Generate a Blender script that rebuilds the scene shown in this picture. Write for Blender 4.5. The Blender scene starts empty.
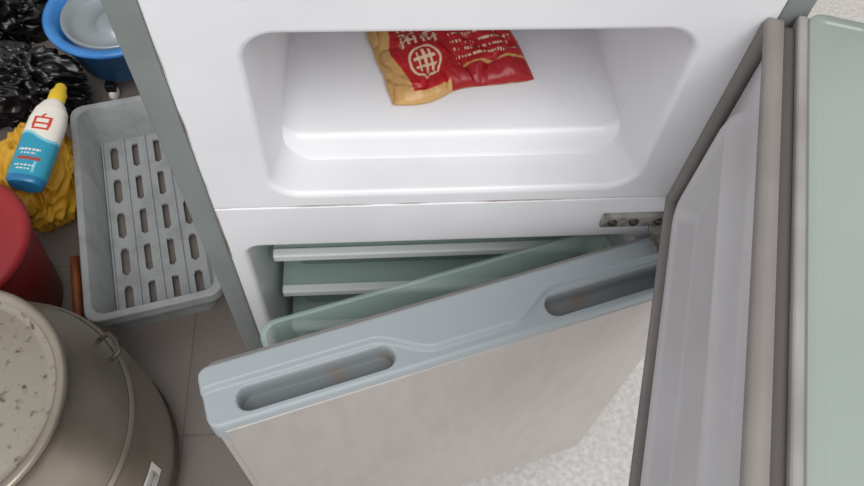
import bpy, bmesh, math, random
from mathutils import Vector, Matrix, noise
random.seed(4)
sc=bpy.context.scene
try:
    sc.view_settings.view_transform='Standard'
except Exception: pass
h=.47; H=1.504
def lin(hx):
    hx=hx.lstrip('#'); o=[]
    for i in (0,2,4):
        c=int(hx[i:i+2],16)/255
        o.append(c/12.92 if c<=.04045 else ((c+.055)/1.055)**2.4)
    return (o[0],o[1],o[2],1)
def sstep(a,b,x):
    t=max(0,min(1,(x-a)/(b-a))); return t*t*(3-2*t)

# ---------------- materials
def mat(name,col,rough=.5,metal=0,col2=None,nscale=8,detail=4,lo=.4,hi=.65,bump=0,bscale=40,alpha=1,trans=0,vcol=False,stretch=None,spec=.5):
    m=bpy.data.materials.new(name); m.use_nodes=True
    nt=m.node_tree; b=nt.nodes['Principled BSDF']
    b.inputs['Base Color'].default_value=lin(col)
    b.inputs['Roughness'].default_value=rough; b.inputs['Metallic'].default_value=metal
    b.inputs['Alpha'].default_value=alpha; b.inputs['Transmission Weight'].default_value=trans
    b.inputs['Specular IOR Level'].default_value=spec
    tc=nt.nodes.new('ShaderNodeTexCoord'); mp=nt.nodes.new('ShaderNodeMapping')
    nt.links.new(tc.outputs['Object'],mp.inputs[0])
    if stretch: mp.inputs['Scale'].default_value=stretch
    src=None
    if vcol:
        a=nt.nodes.new('ShaderNodeVertexColor'); a.layer_name='Col'; src=a.outputs[0]
        nt.links.new(src,b.inputs['Base Color'])
    if col2:
        n=nt.nodes.new('ShaderNodeTexNoise'); n.inputs['Scale'].default_value=nscale; n.inputs['Detail'].default_value=detail
        nt.links.new(mp.outputs[0],n.inputs['Vector'])
        r=nt.nodes.new('ShaderNodeMapRange'); r.inputs[1].default_value=lo; r.inputs[2].default_value=hi
        nt.links.new(n.outputs[0],r.inputs[0])
        x=nt.nodes.new('ShaderNodeMix'); x.data_type='RGBA'
        nt.links.new(r.outputs[0],x.inputs[0])
        x.inputs[6].default_value=lin(col); x.inputs[7].default_value=lin(col2)
        if src: nt.links.new(src,x.inputs[6])
        nt.links.new(x.outputs[2],b.inputs['Base Color'])
    if bump:
        n=nt.nodes.new('ShaderNodeTexNoise'); n.inputs['Scale'].default_value=bscale; n.inputs['Detail'].default_value=5
        nt.links.new(mp.outputs[0],n.inputs['Vector'])
        bp=nt.nodes.new('ShaderNodeBump'); bp.inputs['Strength'].default_value=bump; bp.inputs['Distance'].default_value=.004
        nt.links.new(n.outputs[0],bp.inputs['Height']); nt.links.new(bp.outputs[0],b.inputs['Normal'])
    return m

def white_mat():
    m=mat('enamel_white','#e8e8eb',.32,col2='#dfdfe3',nscale=5)
    nt=m.node_tree; b=nt.nodes['Principled BSDF']
    base=b.inputs['Base Color'].links[0].from_socket
    g=nt.nodes.new('ShaderNodeNewGeometry'); s=nt.nodes.new('ShaderNodeSeparateXYZ'); nt.links.new(g.outputs['Position'],s.inputs[0])
    def math_(op,a,bv):
        n=nt.nodes.new('ShaderNodeMath'); n.operation=op
        for i,v in enumerate((a,bv)):
            if isinstance(v,(int,float)): n.inputs[i].default_value=v
            else: nt.links.new(v,n.inputs[i])
        return n.outputs[0]
    d=math_('ABSOLUTE',math_('SUBTRACT',s.outputs['Z'],.8062),0)
    near=math_('LESS_THAN',d,.0021)
    d2=math_('ABSOLUTE',math_('SUBTRACT',s.outputs['X'],-.1785),0)
    near2=math_('MULTIPLY',math_('LESS_THAN',d2,.0018),math_('LESS_THAN',math_('ABSOLUTE',s.outputs['Y'],0),.004))
    near2=math_('MULTIPLY',near2,math_('GREATER_THAN',s.outputs['Z'],.7))
    nr=math_('MAXIMUM',near,near2)
    n=nt.nodes.new('ShaderNodeTexNoise'); n.inputs['Scale'].default_value=14; n.inputs['Detail'].default_value=5
    nt.links.new(g.outputs['Position'],n.inputs['Vector'])
    f=nt.nodes.new('ShaderNodeMapRange'); f.inputs[1].default_value=.46; f.inputs[2].default_value=.66; f.inputs[4].default_value=.8; nt.links.new(n.outputs[0],f.inputs[0])
    k=math_('MULTIPLY',nr,f.outputs[0])
    x=nt.nodes.new('ShaderNodeMix'); x.data_type='RGBA'; nt.links.new(k,x.inputs[0]); nt.links.new(base,x.inputs[6]); x.inputs[7].default_value=lin('#7d5a42')
    nt.links.new(x.outputs[2],b.inputs['Base Color'])
    return m
M_white=white_mat()
M_side=mat('side_metal_gray','#868c8a',.45,.1,col2='#7b817f',nscale=10)
M_dark=mat('dark_gap','#2c2a2a',.8)
M_seam=mat('seam_brown','#7a6455',.8)
M_plas=mat('plastic_pale_blue','#b4bec4',.45,vcol=True)
M_green=mat('plastic_pale_green','#a0aaa4',.42,col2='#9ba59f',nscale=4)
M_steel=mat('brushed_steel','#b7b1ad',.42,.2,col2='#b1aba7',nscale=9,stretch=(6,6,1.5),bump=.03,bscale=60)
M_liner=mat('liner_gray_white','#cdcbcc',.4,col2='#c3c0c1',nscale=6)
M_flange=mat('flange_gray','#a9a5a2',.5,col2='#989390',nscale=12)
M_gask=mat('gasket_gray','#928c88',.65,col2='#837d79',nscale=9)
M_gaskd=mat('gasket_dark','#5d5855',.7)
M_chrome=mat('hinge_steel','#b0aca6',.4,.35,col2='#6f655b',nscale=60)
M_screw=mat('screw','#4c4744',.4,.8)
M_cav=mat('freezer_liner','#dde7e4',.4)
M_tray=mat('translucent_green','#b9cfca',.3,alpha=.5)
M_bar=mat('shelf_trim_clear','#e0e5e5',.25)
M_crate=mat('crate_gray','#9a9d9f',.55,col2='#8a8d8d',nscale=22,lo=.45,hi=.7)
M_blue=mat('plastic_blue','#3f86cc',.35,col2='#3278bd',nscale=8)
M_black=mat('bag_black','#0e0e10',.28,bump=.25,bscale=22)
M_yel=mat('cloth_yellow','#c99a22',.6,col2='#ad7d16',nscale=10,bump=.25,bscale=22)
M_red=mat('plastic_red','#97252a',.4,col2='#84191e',nscale=6)
M_potst=mat('pot_steel','#a99f93',.33,.7,col2='#8f8579',nscale=5,bump=.03,bscale=30)
M_lid=mat('lid_grimy','#a0988c',.34,.6,col2='#5f564a',nscale=75,detail=10,lo=.57,hi=.70,bump=.12,bscale=90)
M_potd=mat('pot_dark_base','#4c4642',.5,.3)
M_wood=mat('wood_handle','#8a4a22',.55,col2='#6b3515',nscale=20)
M_vc=mat('printed','#ffffff',.34,vcol=True,bump=.25,bscale=28)
M_vc2=mat('printed_smooth','#ffffff',.32,vcol=True)
M_paper=mat('paper_label','#e9e7e2',.6)
M_ink=mat('ink','#222222',.6)
M_wall=mat('wall_paint','#bdb8b0',.8,col2='#b0aaa2',nscale=3)

# ---------------- helpers
def finish(name,bm,mats,parent=None,smooth=False,bevel=0,seg=3,mtx=None,recalc=True):
    if recalc: bmesh.ops.recalc_face_normals(bm,faces=bm.faces)
    me=bpy.data.meshes.new(name); bm.to_mesh(me); bm.free()
    ob=bpy.data.objects.new(name,me); sc.collection.objects.link(ob)
    for m in (mats if isinstance(mats,(list,tuple)) else [mats]): me.materials.append(m)
    if smooth:
        for p in me.polygons: p.use_smooth=True
    if bevel:
        b=ob.modifiers.new('bevel','BEVEL'); b.width=bevel; b.segments=seg; b.limit_method='ANGLE'
    if parent: ob.parent=parent
    if mtx is not None: ob.matrix_local=mtx
    return ob
def split(o,ang=40):
    m=o.modifiers.new('es','EDGE_SPLIT'); m.split_angle=math.radians(ang); return o
def addbox(bm,x0,x1,y0,y1,z0,z1,mi=0):
    vs=[bm.verts.new((x,y,z)) for x in (x0,x1) for y in (y0,y1) for z in (z0,z1)]
    for f in ((0,1,3,2),(4,6,7,5),(0,4,5,1),(2,3,7,6),(0,2,6,4),(1,5,7,3)):
        fc=bm.faces.new([vs[i] for i in f]); fc.material_index=mi
def box(name,x0,x1,y0,y1,z0,z1,m,parent=None,bevel=.002,mtx=None,seg=3):
    bm=bmesh.new(); addbox(bm,x0,x1,y0,y1,z0,z1)
    return finish(name,bm,m,parent,bevel=bevel,mtx=mtx,seg=seg,smooth=False)
def empty(name,loc=(0,0,0),rot=0,parent=None):
    e=bpy.data.objects.new(name,None); sc.collection.objects.link(e); e.location=loc; e.rotation_euler=(0,0,rot); e.empty_display_size=.05
    if parent: e.parent=parent
    return e
def rr(x0,x1,z0,z1,r,n=6):
    pts=[]
    for cx,cz,a0 in ((x1-r,z1-r,0),(x0+r,z1-r,90),(x0+r,z0+r,180),(x1-r,z0+r,270)):
        for i in range(n+1):
            a=math.radians(a0+90*i/n); pts.append((cx+r*math.cos(a),cz+r*math.sin(a)))
    return pts
def loops_mesh(bm,loops,cap_start=False,cap_end=True,mi=0,closed=False,flat=()):
    vl=[[bm.verts.new(p) for p in L] for L in loops]
    n=len(vl[0])
    rng=range(len(vl)) if closed else range(len(vl)-1)
    for k in rng:
        A=vl[k];B=vl[(k+1)%len(vl)]
        for i in range(n):
            f=bm.faces.new((A[i],A[(i+1)%n],B[(i+1)%n],B[i])); f.material_index=mi; f.smooth=k not in flat
    if cap_end: bm.faces.new(vl[-1]).material_index=mi
    if cap_start: bm.faces.new(vl[0]).material_index=mi
    return vl
def cavity(name,X0,X1,Z0,Z1,x0,x1,z0,z1,r,depth,m,m_in,parent,draft=.02,lipd=.012):
    bm=bmesh.new()
    def L(pts,y): return [(x,y,z) for x,z in pts]
    ls=[L(rr(X0,X1,Z0,Z1,.0008,10),.03),L(rr(X0,X1,Z0,Z1,.0008,10),.0015),L(rr(X0+.0015,X1-.0015,Z0+.0015,Z1-.0015,.0008,10),0),
        L(rr(x0-lipd,x1+lipd,z0-lipd,z1+lipd,r+lipd,10),0)]
    for k in range(1,6):
        a=k/5*math.pi/2
        e=lipd*(1-math.sin(a)); ls.append(L(rr(x0-e,x1+e,z0-e,z1+e,r+e,10),lipd*(1-math.cos(a))))
    d1=draft*.5
    ls.append(L(rr(x0+d1,x1-d1,z0+d1*.2,z1-d1*.2,r,10),.045))
    d2=draft
    ls.append(L(rr(x0+d2,x1-d2,z0+d2*.3,z1-d2*.3,r,10),depth-.03))
    ls.append(L(rr(x0+d2+.01,x1-d2-.01,z0+.01+d2*.3,z1-d2*.3-.01,r,10),depth-.008))
    ls.append(L(rr(x0+d2+.03,x1-d2-.03,z0+.03,z1-.03,max(r-.01,.004),10),depth))
    vl=loops_mesh(bm,ls,flat=(0,1,2))
    if m_in is not m:
        inn=set()
        for lp in vl[9:]: inn.update(lp)
        for f in bm.faces:
            if sum(v in inn for v in f.verts)==len(f.verts): f.material_index=1
    return split(finish(name,bm,[m,m_in],parent))
def lathe(bm,prof,c=(0,0,0),n=64,mi=0):
    vl=[]
    for r,z in prof:
        if r<1e-5: vl.append([bm.verts.new((c[0],c[1],c[2]+z))])
        else: vl.append([bm.verts.new((c[0]+r*math.cos(2*math.pi*i/n),c[1]+r*math.sin(2*math.pi*i/n),c[2]+z)) for i in range(n)])
    for A,B in zip(vl,vl[1:]):
        for i in range(n):
            j=(i+1)%n
            if len(A)==1 and len(B)==1: continue
            if len(A)==1: f=bm.faces.new((A[0],B[j],B[i]))
            elif len(B)==1: f=bm.faces.new((A[i],A[j],B[0]))
            else: f=bm.faces.new((A[i],A[j],B[j],B[i]))
            f.smooth=True; f.material_index=mi
def tube(bm,pts,r,n=10,mi=0,closed=False):
    pts=[Vector(p) for p in pts]; vl=[]; N=len(pts)
    for k,p in enumerate(pts):
        if closed: t=(pts[(k+1)%N]-pts[k-1])
        else: t=(pts[min(k+1,N-1)]-pts[max(k-1,0)])
        t.normalize(); up=Vector((0,0,1)) if abs(t.z)<.9 else Vector((1,0,0))
        a=t.cross(up).normalized(); b=t.cross(a)
        rr_=r[k] if isinstance(r,(list,tuple)) else r
        vl.append([p+rr_*(math.cos(2*math.pi*i/n)*a+math.sin(2*math.pi*i/n)*b) for i in range(n)])
    loops_mesh(bm,vl,cap_start=not closed,cap_end=not closed,mi=mi,closed=closed)
def ringframe(bm,x0,x1,z0,z1,wid,y0,y1,r=.01,mi=0):
    o=rr(x0,x1,z0,z1,r); i_=rr(x0+wid,x1-wid,z0+wid,z1-wid,max(r-wid,.002)*1.0)
    m_=rr(x0+wid*.5,x1-wid*.5,z0+wid*.5,z1-wid*.5,max(r-wid*.5,.002))
    L=lambda p,y:[(a,y,b) for a,b in p]
    loops_mesh(bm,[L(o,y0),L(o,(y0+y1*3)/4),L(m_,y1),L(i_,(y0+y1*3)/4),L(i_,y0)],cap_end=False,closed=True,mi=mi)

# ---------------- camera
cam=bpy.data.cameras.new('camera'); co=bpy.data.objects.new('camera',cam); sc.collection.objects.link(co)
cam.lens=31.25; cam.sensor_width=36; cam.clip_start=.01
r_=Vector((.9969,-.0642,.0456)); u_=Vector((.0317,.8565,.5156)); f_=Vector((.0722,.5123,-.8556))
r_.normalize(); f_=(f_-f_.dot(r_)*r_).normalized(); u_=r_.cross(f_)
co.matrix_world=Matrix(((r_.x,u_.x,-f_.x,0),(r_.y,u_.y,-f_.y,-h),(r_.z,u_.z,-f_.z,H),(0,0,0,1)))
sc.camera=co

# ---------------- room
def floor_mat():
    m=bpy.data.materials.new('floor_tiles'); m.use_nodes=True; nt=m.node_tree; b=nt.nodes['Principled BSDF']
    g=nt.nodes.new('ShaderNodeNewGeometry')
    n=nt.nodes.new('ShaderNodeTexNoise'); n.inputs['Scale'].default_value=90; n.inputs['Detail'].default_value=3; nt.links.new(g.outputs['Position'],n.inputs['Vector'])
    cr=nt.nodes.new('ShaderNodeValToRGB'); nt.links.new(n.outputs[0],cr.inputs[0])
    cr.color_ramp.elements[0].position=.3; cr.color_ramp.elements[0].color=lin('#b3afac')
    cr.color_ramp.elements[1].position=.7; cr.color_ramp.elements[1].color=lin('#cdcac8')
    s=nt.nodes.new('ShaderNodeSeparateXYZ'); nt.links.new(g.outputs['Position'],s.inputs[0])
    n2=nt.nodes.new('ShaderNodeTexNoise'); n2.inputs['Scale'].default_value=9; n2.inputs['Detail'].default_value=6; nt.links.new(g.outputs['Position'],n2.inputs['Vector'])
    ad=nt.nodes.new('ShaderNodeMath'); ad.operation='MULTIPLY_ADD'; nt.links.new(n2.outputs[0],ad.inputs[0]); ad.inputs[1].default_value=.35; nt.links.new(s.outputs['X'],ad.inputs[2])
    mr=nt.nodes.new('ShaderNodeMapRange'); nt.links.new(ad.outputs[0],mr.inputs[0]); mr.inputs[1].default_value=.0; mr.inputs[2].default_value=.36; mr.inputs[3].default_value=.9; mr.inputs[4].default_value=.0  # dimmer light on the left painted into the tile colour, along with dirt
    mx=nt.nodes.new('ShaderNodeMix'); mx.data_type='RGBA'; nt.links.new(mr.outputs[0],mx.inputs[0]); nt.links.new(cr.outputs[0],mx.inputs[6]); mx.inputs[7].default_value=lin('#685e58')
    br=nt.nodes.new('ShaderNodeTexBrick'); nt.links.new(g.outputs['Position'],br.inputs['Vector']); br.offset=0
    br.inputs['Scale'].default_value=1; br.inputs['Brick Width'].default_value=.4; br.inputs['Row Height'].default_value=.4; br.inputs['Mortar Size'].default_value=.002
    br.inputs['Color1'].default_value=(1,1,1,1); br.inputs['Color2'].default_value=(.95,.95,.95,1); br.inputs['Mortar'].default_value=(.68,.66,.63,1)
    mu=nt.nodes.new('ShaderNodeMix'); mu.data_type='RGBA'; mu.blend_type='MULTIPLY'
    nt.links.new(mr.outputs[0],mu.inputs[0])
    nt.links.new(mx.outputs[2],mu.inputs[6]); nt.links.new(br.outputs[0],mu.inputs[7])
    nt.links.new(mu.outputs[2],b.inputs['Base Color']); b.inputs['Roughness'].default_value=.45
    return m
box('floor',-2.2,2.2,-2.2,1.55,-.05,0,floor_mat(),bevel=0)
box('wall_back',-2.2,2.2,1.45,1.55,0,2.5,M_wall,bevel=0)

# ---------------- refrigerator
fr=empty('refrigerator')
XL,XR=-.179,.345; GL,GR=-.207,.371; TOP=1.72
box('side_panel_left',GL,XL-.0005,.0,.60,.03,TOP,M_side,fr,.003)
box('side_panel_right',XR+.0005,GR,.0,.60,.03,TOP,M_side,fr,.003)
box('back_panel',XL,XR,.58,.60,.03,TOP-.001,M_side,fr,.001)
box('top_panel',XL,XR,0,.58,TOP-.03,TOP,M_side,fr,.002)
box('bottom_panel',XL,XR,0.0,.58,.03,.05,M_side,fr,.002)
box('seam_gap',XL,XR,.003,.03,.80,.812,M_seam,fr,0)
for i,(a,b) in enumerate(((GL+.04,.05),(GR-.04,.05),(GL+.04,.55),(GR-.04,.55))):
    bm=bmesh.new(); lathe(bm,[(0,0),(.018,0),(.018,.01),(.01,.012),(.01,.031),(0,.031)],(a,b,0),20); finish('foot_%d'%i,bm,M_dark,fr)
cavity('middle_compartment',XL,XR,.8065,1.112,-.110,.284,.830,1.058,.032,.46,M_white,M_white,fr,draft=.022,lipd=.007)
cavity('lower_compartment',XL,XR,.05,.8048,-.157,.322,.11,.721,.018,.46,M_white,M_cav,fr,draft=.008,lipd=.007)
cavity('upper_compartment',XL,XR,1.115,TOP-.03,-.130,.304,1.15,1.66,.03,.46,M_white,M_white,fr,draft=.022,lipd=.008)
bm=bmesh.new(); vv=[]
for y,z,up in ((.036,.828,0),(.044,.831,.1),(.049,.838,.4),(.053,.850,.8),(.057,.857,1),(.064,.8605,1),(.44,.862,1)):
    row=[]
    xa,xb=-.104,.278
    R=.030
    for k in range(9):
        t=k/8*math.pi/2; row.append((xa+R*(1-math.cos(t)),z+R*(1-math.sin(t))*up))
    for k in range(8,-1,-1):
        t=k/8*math.pi/2; row.append((xb-R*(1-math.cos(t)),z+R*(1-math.sin(t))*up))
    vv.append([bm.verts.new((x,y,zz)) for x,zz in row])
for A,B in zip(vv,vv[1:]):
    for k in range(len(A)-1): bm.faces.new((A[k],A[k+1],B[k+1],B[k])).smooth=True
finish('compartment_step',bm,M_white,fr,recalc=False)
box('hinge_plate',.266,.356,-.006,0,.752,.775,M_chrome,fr,.0015)
box('hinge_arm',.325,.385,-.045,-.001,.752,.757,M_chrome,fr,.0015)
for i,x in enumerate((.279,.305,.335)):
    bm=bmesh.new(); lathe(bm,[(0,.004),(.003,.0038),(.0055,.002),(.006,0)],(0,0,0),16)
    finish('hinge_screw_%d'%i,bm,M_screw,fr,mtx=Matrix.Translation((x,-.006,.763))@Matrix.Rotation(math.pi/2,4,'X'))

def drawer(name,z0,z1,yf=.06):
    bm=bmesh.new()
    x0,x1,y1=-.136,.304,.44
    o=[(x,y) for x,y in rr(x0,x1,yf,y1,.02)]
    i_=[(x,y) for x,y in rr(x0+.012,x1-.012,yf+.01,y1-.012,.015)]
    b_=[(x,y) for x,y in rr(x0+.016,x1-.016,yf+.014,y1-.016,.015)]
    L=lambda p,z:[(a,b,z) for a,b in p]
    loops_mesh(bm,[L(b_,z0),L(i_,z1-.008),L(o,z1-.006),L(o,z1),L(i_,z1)],cap_start=True,cap_end=False)
    return finish(name,bm,M_tray,fr)
drawer('drawer_2',.520,.598,.075)
drawer('drawer_3',.405,.492,.07)
drawer('drawer_4',.13,.37,.03)
def shelfbar(name,z,y,x1=.310):
    box(name+'_trim',-.142,x1,y,y+.014,z-.008,z+.007,M_bar,fr,.003)
    box(name+'_plate',-.142,.310,y+.014,.44,z-.002,z+.002,M_tray,fr,.0005)
shelfbar('shelf_1',.614,.045); shelfbar('shelf_2',.509,.045); shelfbar('shelf_3',.385,.045)

# ---- lower door
a=math.radians(195.4)
ld=empty('lower_door',(.371,-.003,0),a,fr)
LD=.590
box('door_core',.003,LD-.004,.004,.063,.047,.700,M_liner,ld,.004)
box('door_front_panel',.003,LD-.006,.0625,.066,.05,.730,M_steel,ld,.0012)
bm=bmesh.new(); nx,ny=300,60
lay=bm.verts.layers.float_color.new('Col')
verts=[];cols={}
D=.069;r=.014
def cap_h(x,y):
    z=0; c=0
    b=.026+.029*sstep(.180,.245,x)*(1-sstep(.335,.405,x))
    z-=.008*sstep(b-.0025,b+.0025,y)
    for u0,u1 in ((.022,.200),(.383,.556)):
        wc=.0465; rad=.0135
        ex=max(u0+rad-x,0,x-(u1-rad))
        sd=math.hypot(ex,y-wc)-rad
        k=1-sstep(-.003,.001,sd)
        z-=.028*k; c=max(c,k)
    e=min(x,LD-x,y,D-y)
    fr_=.005
    if e<fr_: z-=fr_-math.sqrt(max(0,fr_**2-(fr_-e)**2))
    return z,c
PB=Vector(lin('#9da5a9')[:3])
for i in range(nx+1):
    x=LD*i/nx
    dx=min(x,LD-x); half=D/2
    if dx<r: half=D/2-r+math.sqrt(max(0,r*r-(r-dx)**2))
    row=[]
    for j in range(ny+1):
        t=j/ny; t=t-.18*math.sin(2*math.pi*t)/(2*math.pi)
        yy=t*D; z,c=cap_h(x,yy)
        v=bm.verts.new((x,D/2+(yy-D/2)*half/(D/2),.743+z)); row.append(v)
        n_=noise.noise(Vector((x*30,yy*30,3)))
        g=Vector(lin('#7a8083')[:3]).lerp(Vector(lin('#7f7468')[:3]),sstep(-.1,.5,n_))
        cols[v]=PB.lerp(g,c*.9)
    verts.append(row)
for i in range(nx):
    for j in range(ny):
        bm.faces.new((verts[i][j],verts[i+1][j],verts[i+1][j+1],verts[i][j+1])).smooth=True
edge=[verts[0][j] for j in range(ny+1)]+[verts[i][ny] for i in range(1,nx+1)]+[verts[nx][j] for j in range(ny-1,-1,-1)]+[verts[i][0] for i in range(nx-1,0,-1)]
low=[bm.verts.new((v.co.x,v.co.y,.698)) for v in edge]
for v in low: cols[v]=PB
for k in range(len(edge)):
    bm.faces.new((edge[k],edge[(k+1)%len(edge)],low[(k+1)%len(edge)],low[k])).smooth=True
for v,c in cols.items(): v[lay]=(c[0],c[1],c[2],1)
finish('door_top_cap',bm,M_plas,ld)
box('steel_skin',.012,LD-.014,.066,.0705,.05,.720,M_steel,ld,.0015)
bm=bmesh.new(); ringframe(bm,.010,LD-.012,.06,.736,.012,.004,-.007,r=.01); finish('gasket',bm,M_gask,ld)
bm=bmesh.new()
L=lambda p,y:[(a_,y,b_) for a_,b_ in p]
loops_mesh(bm,[L(rr(.04,LD-.045,.09,.698,.02),.004),L(rr(.045,LD-.05,.095,.695,.02),-.02),L(rr(.06,LD-.065,.11,.68,.02),-.022),L(rr(.065,LD-.07,.115,.675,.02),-.006)])
finish('inner_liner',bm,M_liner,ld)
bm=bmesh.new()
L=lambda p,z:[(a_,b_,z) for a_,b_ in p]
loops_mesh(bm,[L(rr(.075,LD-.09,-.052,-.022,.012),.55),L(rr(.065,LD-.075,-.058,-.018,.018),.672),L(rr(.060,LD-.070,-.062,-.016,.02),.674),L(rr(.060,LD-.070,-.062,-.016,.02),.680),L(rr(.067,LD-.077,-.056,-.020,.016),.680)],cap_start=True,cap_end=False)
finish('door_bin',bm,M_tray,ld)

def opendoor(name,loc,ang,z0,z1,W,th=.058):
    e=empty(name,loc,math.radians(ang),fr)
    box('door_body',.002,W-.002,.003,th-.003,z0+.012,z1-.03,M_liner,e,.004)
    box('door_front_panel',.004,W-.004,th-.004,th,z0+.01,z1-.012,M_steel,e,.0015)
    bm=bmesh.new()
    L=lambda p,z:[(a_,b_,z) for a_,b_ in p]
    q=[(.0,z1-.032),(.0,z1-.004),(.0012,z1-.001),(.004,z1),(.010,z1),(.0115,z1-.0015)]
    ls=[L(rr(.01,W-.01,.01,th-.01,.006),z1-.032)]+[L(rr(i_,W-i_,i_,th-i_,max(.014-i_,.004)),z) for i_,z in q]
    loops_mesh(bm,ls); split(finish('top_cap',bm,M_green,e))
    box('bottom_cap',.0,W,0,th,z0,z0+.014,M_green,e,.004)
    box('liner_flange',.004,W-.004,-.007,.003,z0+.003,z1-.003,M_flange,e,.003)
    bm=bmesh.new(); ringframe(bm,.006,W-.008,z0+.002,z1-.005,.010,-.018,-.033,r=.012); finish('gasket',bm,M_gask,e)
    bm=bmesh.new(); ringframe(bm,.010,W-.012,z0+.006,z1-.009,.006,-.004,-.020,r=.010); finish('gasket_base',bm,M_gaskd,e)
    bm=bmesh.new()
    L=lambda p,y:[(a_,y,b_) for a_,b_ in p]
    x0,x1,a0,a1=.018,W-.020,z0+.014,z1-.017
    prof=[(0,-.006,.01),(.001,-.016,.01),(.006,-.021,.012),(.030,-.022,.02),(.040,-.024,.022),(.046,-.033,.022),(.052,-.037,.022),(.060,-.037,.018),(.066,-.033,.016),(.070,-.020,.014),(.076,-.017,.012)]
    loops_mesh(bm,[L(rr(x0+i_,x1-i_,a0+i_,a1-i_,rr__),y) for i_,y,rr__ in prof])
    finish('inner_liner',bm,M_liner,e)
    return e
opendoor('middle_door',(.367,0.0,0),251.2,.797,1.081,.575)
opendoor('upper_door',(.405,.012,0),350,1.092,TOP,.575)

# ---------------- food bag
bm=bmesh.new(); nx,ny=230,280; bw,bl=.168,.20
lay=bm.verts.layers.float_color.new('Col')
SY=1.75
kraft=Vector(lin('#cfa265')[:3]); red=Vector(lin('#bd2028')[:3]); wh=Vector(lin('#ecd3b0')[:3]); dr=Vector(lin('#7e1016')[:3])
def bagcol(x,y):
    ex=.11+.02*math.sin(y*9)+.03*sstep(.5,0,y)
    if x<ex: return kraft*(1.0 if x>.04 else .88)
    if y<.07 and x<.42: return kraft
    c=red; b2=bl/SY
    dx,dy=(x-.29)*bw,(y-.36)*b2
    d=math.hypot(dx,dy)
    if d<.0195:
        c=wh
        if d<.0165: c=red
        if d<.0135 and (abs(dy-.004)<.0018 or abs(dx)<.0018 or abs(dy+.006)<.0015 or abs(abs(dx)-.007)<.0013): c=wh
    for k,(cx,cy) in enumerate(((.24,.68),(.38,.66),(.24,.90),(.38,.88))):
        dx,dy=(x-cx)*bw,(y-cy)*b2
        if abs(dx)<.0100 and abs(dy)<.0105:
            if abs(dy-.008)<.0019 or abs(dx+.001)<.0019 or abs(dy+.003)<.0017 or (abs(abs(dx)-.0075)<.0015 and dy<.003): c=wh
    if .50<x<.66 and .66<y<.84:
        c=wh
        if math.sin(x*150)>.3 and math.sin(y*100)>.0: c=red
    for yy,xa,xb in ((.30,.50,.93),(.39,.50,.88),(.48,.50,.93),(.58,.50,.90)):
        if abs(y-yy)<.016 and xa<x<xb and noise.noise(Vector((x*90,yy*40,0)))>-.05: c=wh
    for cx in (.76,.85,.93):
        dx,dy=(x-cx)*bw,(y-.74)*b2
        if math.hypot(dx,dy)<.0056: c=wh if math.hypot(dx,dy)>.003 else red
    if x>.50 and .19<y<.215: c=kraft
    if y<.18 and x>=.42: c=dr.lerp(red,.55)
    return c
def bagpt(i,j,top):
    x=i/nx;y=j/ny
    e=min(x,1-x); ey=min(y,1-y)
    t=max(0,1-(1-min(1,e/.22))**2)**.5*max(0,1-(1-min(1,ey/.16))**2)**.5
    X=x*bw; Y=y*bl
    w=.003*noise.noise(Vector((x*4,y*5,1)))+.0022*noise.noise(Vector((x*10,y*9,2)))+.0006*noise.noise(Vector((x*30,y*30,8)))
    cr_=abs(noise.noise(Vector((x*5+y*3,y*4-x*2,11)))); w-=.003*max(0,1-cr_*9)
    Y+=.006*noise.noise(Vector((x*3+3,0,5)))*(1-y)
    if y<.25: Y-=.006*max(0,math.sin(x*7.5))*(1-y/.25)
    X+=.003*noise.noise(Vector((0,y*7,9)))
    z=.004+(.014+.006*x)*t+w*1.4*(.3+t) if top else .001
    return (X,Y,max(z,.0015) if top else z)
G={}
for top in (1,0):
    for i in range(nx+1):
        for j in range(ny+1):
            bd=i in(0,nx) or j in (0,ny)
            if not top and bd: G[(0,i,j)]=G[(1,i,j)]; continue
            v=bm.verts.new(bagpt(i,j,top)); G[(top,i,j)]=v
            c=bagcol(i/nx,j/ny*SY) if top else kraft
            v[lay]=(c[0],c[1],c[2],1)
    for i in range(nx):
        for j in range(ny):
            bm.faces.new((G[(top,i,j)],G[(top,i+1,j)],G[(top,i+1,j+1)],G[(top,i,j+1)])).smooth=True
bag=finish('snack_bag',bm,M_vc)
bag.location=(.022,.094,.862); bag.rotation_euler=(0,0,math.radians(14))

# ---------------- crate
cr=empty('plastic_crate',(-.583,.196,0),math.radians(13))
cw,clen,chh=.275,.58,.12
bm=bmesh.new(); ins=.035
g=.003; nxc=int((cw-2*ins)/g); nyc=int((clen-2*ins)/g)
slots=[]
for k in range(4):
    for q in range(5):
        slots.append((ins+.030+k*.050, ins+.058+q*.099))
def inslot(x,y):
    for sx,sy in slots:
        if math.hypot(x-sx,max(0,abs(y-sy)-.028))<.0078: return True
    return False
vg={}
def gv(i,j):
    if (i,j) not in vg:
        vg[(i,j)]=bm.verts.new((ins+i*g,ins+j*g,.018))
    return vg[(i,j)]
for i in range(nxc):
    for j in range(nyc):
        x=ins+(i+.5)*g;y=ins+(j+.5)*g
        if inslot(x,y): continue
        bm.faces.new((gv(i,j),gv(i+1,j),gv(i+1,j+1),gv(i,j+1)))
o=finish('crate_base',bm,M_crate,cr,recalc=False); s=o.modifiers.new('sol','SOLIDIFY'); s.thickness=.006
bm=bmesh.new()
L=lambda p,z:[(a_,b_,z) for a_,b_ in p]
R=lambda i_,r:rr(i_,cw-i_,i_,clen-i_,r)
loops_mesh(bm,[L(R(ins-.002,.02),.0),L(R(.012,.025),chh-.028),L(R(.0,.03),chh-.026),L(R(.0,.03),chh-.002),L(R(.002,.03),chh),L(R(.014,.025),chh),L(R(.016,.025),chh-.002),L(R(ins+.002,.018),.018),L(R(ins+.004,.018),.0)],cap_end=False,closed=True)
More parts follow.
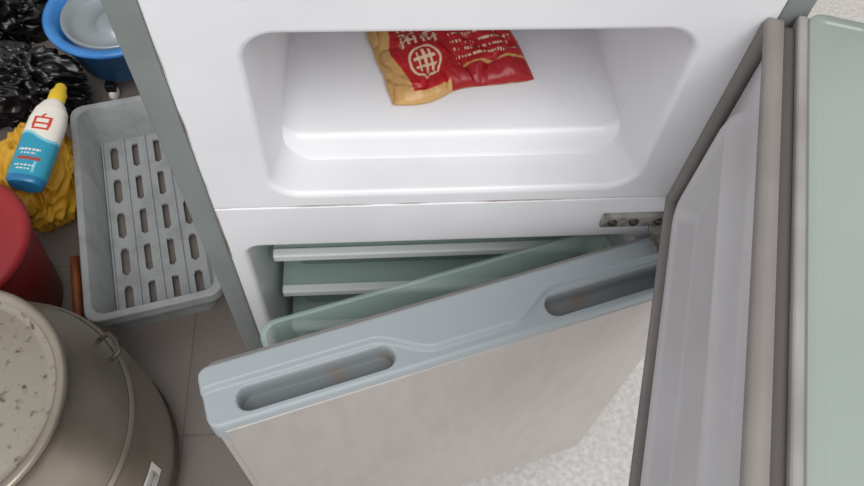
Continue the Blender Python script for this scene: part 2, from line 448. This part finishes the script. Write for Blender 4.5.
split(finish('crate_walls',bm,M_crate,cr),35)
for k in range(5):
    x=ins+.005+k*.050
    box('rib_%d'%k,x-.002,x+.002,ins,clen-ins,.0185,.0235,M_crate,cr,.001)

# ---------------- crumpled soft things
def blob(name,c,rad,m,amp=.25,fr_=2.5,sub=6,seed=0,rot=0,fine=.25,big=.9):
    bm=bmesh.new(); bmesh.ops.create_icosphere(bm,subdivisions=sub,radius=1)
    s=Vector((seed,seed*2,0))
    for v in bm.verts:
        d=v.co.normalized()
        q=d+.35*noise.noise_vector(d*1.7+s)
        a1=abs(noise.noise(q*fr_+s)); a2=abs(noise.noise(q*fr_*2.4+s*1.3))
        n=amp*(.35-a1*1.4)+amp*fine*(.4-a2*1.8)+amp*big*noise.noise(d*1.2+s*.7)
        p=d*(.92+n)
        v.co=Vector((p.x*rad[0],p.y*rad[1],p.z*rad[2]))
        v.co.z=max(v.co.z,-c[2]+.001)
    for f in bm.faces: f.smooth=True
    o=finish(name,bm,m); o.location=c; o.rotation_euler=(0,0,rot); return o
blob('black_plastic_bag',(-.885,.868,.075),(.185,.095,.12),M_black,.30,2.4,6,3,fine=.6,big=.4)
blob('black_plastic_bag',(-1.03,1.14,.08),(.17,.12,.14),M_black,.35,2.2,6,9,fine=.6)
blob('yellow_cloth',(-.752,.588,.085),(.088,.135,.125),M_yel,.22,1.7,6,7,fine=.6,big=.4)
blob('red_plastic_bag',(-.915,.640,.07),(.05,.075,.12),M_red,.2,2,5,5)

# ---------------- blue tub with casters
tb=empty('blue_tub',(-.640,1.02,0))
bm=bmesh.new()
lathe(bm,[(0,.05),(.105,.05),(.118,.056),(.142,.17),(.158,.172),(.160,.180),(.152,.186),(.136,.182),(.112,.066),(.10,.062),(0,.062)],n=72)
finish('tub_body',bm,M_blue,tb)
bm=bmesh.new()
lathe(bm,[(0,.13),(.10,.13),(.118,.15),(.122,.172),(.116,.176),(.108,.150),(.09,.14),(.05,.138),(.045,.150),(.03,.155),(0,.157)],n=72)
finish('gray_dish',bm,mat('dish_gray','#9aa3a8',.35,.3),tb)
for k in range(4):
    an=math.radians(-100+90*k); cx,cy=.125*math.cos(an),.125*math.sin(an)
    bm=bmesh.new(); lathe(bm,[(0,-.008),(.014,-.008),(.019,-.004),(.019,.004),(.014,.008),(0,.008)],n=24)
    finish('caster_wheel_%d'%k,bm,M_paper,tb,mtx=Matrix.Translation((cx,cy,.019))@Matrix.Rotation(an,4,'Z')@Matrix.Rotation(math.pi/2,4,'X'))
    box('caster_fork_%d'%k,-.012,.012,-.012,.012,.034,.058,M_black,tb,.002,mtx=Matrix.Translation((cx,cy,0)))

# ---------------- cleaner bottle
bm=bmesh.new(); lay=bm.verts.layers.float_color.new('Col')
prof=[(0,0,0),(.8,.9,.0),(.95,1,.006),(1,1,.02),(1,1,.12),(.98,1,.15),(.85,.92,.175),(.6,.75,.192),(.40,.6,.2),(.34,.55,.203)]
dp=[]
for (a0,b0,z0),(a1,b1,z1) in zip(prof[1:],prof[2:]):
    n_=max(1,int((z1-z0)/.0015))
    for q in range(n_): t=q/n_; dp.append((a0+(a1-a0)*t,b0+(b1-b0)*t,z0+(z1-z0)*t))
dp.append(prof[-1])
vl=[]; NB=140
teal=Vector(lin('#2a93b0')[:3]); whb=Vector(lin('#e2ddd4')[:3]); org=Vector(lin('#c8402a')[:3]); dbl=Vector(lin('#1f6f9f')[:3]); lb=Vector(lin('#7cc4d4')[:3])
for a0,b0,z in dp:
    row=[]
    for k in range(NB):
        an=2*math.pi*k/NB
        x=.036*a0*math.copysign(abs(math.cos(an))**.8,math.cos(an)); y=.024*b0*math.copysign(abs(math.sin(an))**.8,math.sin(an))
        v=bm.verts.new((x,y,z)); row.append(v)
        c=whb
        zz=z+.008*math.sin(x*70)
        if zz<.100: c=teal
        if .100<=zz<.106: c=lb
        if abs(x-.014)<.0025 and .02<z<.045: c=lb
        if abs(z-.050)<.004 and abs(x)<.022: c=Vector(lin('#9a4a3a')[:3])
        for zl,xl in ((.070,.020),(.062,.014),(.034,.018),(.027,.012)):
            if abs(z-zl)<.0016 and abs(x+.004)<xl and math.sin(x*900+zl*70)>-.5: c=whb
        gx,gz=x,z-.132
        if (abs(gx)<.017 and abs(gz)<.015 and (abs(gx)>.0115 or abs(gz)>.0105 or abs(gz)<.0022)) or (abs(gx+.001-(gz-.018)*.5)<.0028 and .013<gz<.023): c=org
        if z<.014: c=dbl
        v[lay]=(c[0],c[1],c[2],1)
    vl.append(row)
for A,B in zip(vl,vl[1:]):
    for k in range(NB): bm.faces.new((A[k],A[(k+1)%NB],B[(k+1)%NB],B[k])).smooth=True
bm.faces.new(vl[0])
bt=empty('cleaner_bottle')
A=Vector((-.712,.462,.222)); B=Vector((-.680,.700,.240))
S=1.06
zax=(B-A).normalized(); xax=Vector((1,0,-.1)); xax=(xax-xax.dot(zax)*zax).normalized(); yax=zax.cross(xax)
bt.matrix_world=Matrix(((xax.x*S,yax.x*S,zax.x*S,A.x),(xax.y*S,yax.y*S,zax.y*S,A.y),(xax.z*S,yax.z*S,zax.z*S,A.z),(0,0,0,1)))
finish('bottle_body',bm,M_vc2,bt)
bm=bmesh.new(); lathe(bm,[(.0155,.198),(.0165,.20),(.0165,.222),(.013,.228),(.011,.240),(.008,.244),(0,.245)],n=32); finish('bottle_cap',bm,mat('cap_yellow','#d9b72a',.4),bt)

# ---------------- red lidded bucket
rb=empty('red_bucket',(-.815,.306,0))
bm=bmesh.new(); lathe(bm,[(0,.0),(.122,.0),(.127,.004),(.150,.245),(.1505,.25)],n=72)
lathe(bm,[(.1505,.248),(.156,.249),(.158,.256),(.155,.264),(.146,.269),(.138,.267),(.10,.276),(.05,.282),(0,.284)],n=72)
finish('bucket_body',bm,M_red,rb)

# ---------------- stick
bm=bmesh.new(); tube(bm,[(-.636,.215,.010),(-.640,.26,.022),(-.645,.30,.036),(-.649,.34,.050),(-.655,.385,.066)],[.009,.0095,.010,.010,.0095],14)
finish('wooden_stick',bm,M_wood,None,smooth=True)

# ---------------- steel pot
pt=empty('steel_pot',(-.634,-.078,0))
bm=bmesh.new()
lathe(bm,[(0,.0),(.222,.0),(.232,.006),(.239,.03)],n=96,mi=1)
lathe(bm,[(.239,.03),(.241,.034),(.247,.12),(.244,.22),(.234,.29),(.218,.345),(.199,.385),(.180,.415),(.176,.432),(.178,.440),(.182,.444),(.180,.447),(.170,.440),(.172,.40),(.0,.395)],n=96)
finish('pot_body',bm,[M_potst,M_potd],pt)
bm=bmesh.new()
lathe(bm,[(.178,.446),(.184,.449),(.185,.456),(.180,.460),(.172,.459),(.168,.454)],n=96,mi=0)
lathe(bm,[(.168,.454),(.162,.450),(.156,.451),(.12,.460),(.06,.466),(0,.468)],n=96,mi=1)
lathe(bm,[(.012,.466),(.010,.483),(.022,.490),(.024,.500),(.016,.508),(0,.509)],n=32,mi=0)
finish('pot_lid',bm,[M_potst,M_lid],pt)
bm=bmesh.new(); lathe(bm,[(.231,.296),(.2355,.300),(.2345,.305),(.229,.310)],n=96); finish('pot_band',bm,M_potst,pt)
bm=bmesh.new(); lathe(bm,[(.241,.055),(.2485,.060),(.2485,.068),(.242,.073)],n=96); finish('pot_base_band',bm,M_potd,pt)
for k,azd in enumerate((34,214)):
    az=math.radians(azd)
    c=Vector((math.cos(az),math.sin(az),0)); s=Vector((-math.sin(az),math.cos(az),0))
    bm=bmesh.new()
    pts=[c*.218+s*.022+Vector((0,0,.335)),c*.238+s*.020+Vector((0,0,.342)),c*.242+Vector((0,0,.343)),c*.238-s*.020+Vector((0,0,.342)),c*.218-s*.022+Vector((0,0,.335))]
    tube(bm,pts,.004,10); finish('lug_handle_%d'%k,bm,M_potd,pt,smooth=True)
bm=bmesh.new()
rows=[]
def rad(z): return .247+(.244-.247)*(z-.12)/.10+.0012
for z in (.160,.215,):
    rows.append([bm.verts.new((rad(z)*math.cos(math.radians(-20+13*q/8)),rad(z)*math.sin(math.radians(-20+13*q/8)),z)) for q in range(9)])
for q in range(8): bm.faces.new((rows[0][q],rows[0][q+1],rows[1][q+1],rows[1][q]))
finish('paper_label',bm,M_paper,pt)
bm=bmesh.new()
for q in range(8):
    z=.166+q*.0052; wz=random.choice((.001,.0018,.0025))
    vs=[bm.verts.new(((rad(zz)+.0008)*math.cos(math.radians(a_)),(rad(zz)+.0008)*math.sin(math.radians(a_)),zz)) for a_,zz in ((-17.5,z),(-9.5,z),(-9.5,z+wz),(-17.5,z+wz))]
    bm.faces.new(vs)
finish('label_print',bm,M_ink,pt)

# ---------------- light
w=bpy.data.worlds.new('world'); sc.world=w; w.use_nodes=True
bg=w.node_tree.nodes['Background']; bg.inputs[0].default_value=(.975,.98,1.0,1); bg.inputs[1].default_value=.75
s=bpy.data.lights.new('daylight','SUN'); s.energy=1.85; s.angle=math.radians(40); s.color=(1,.985,.96)
so=bpy.data.objects.new('daylight',s); sc.collection.objects.link(so)
so.rotation_euler=Vector((-.12,.58,-.82)).to_track_quat('-Z','Y').to_euler()
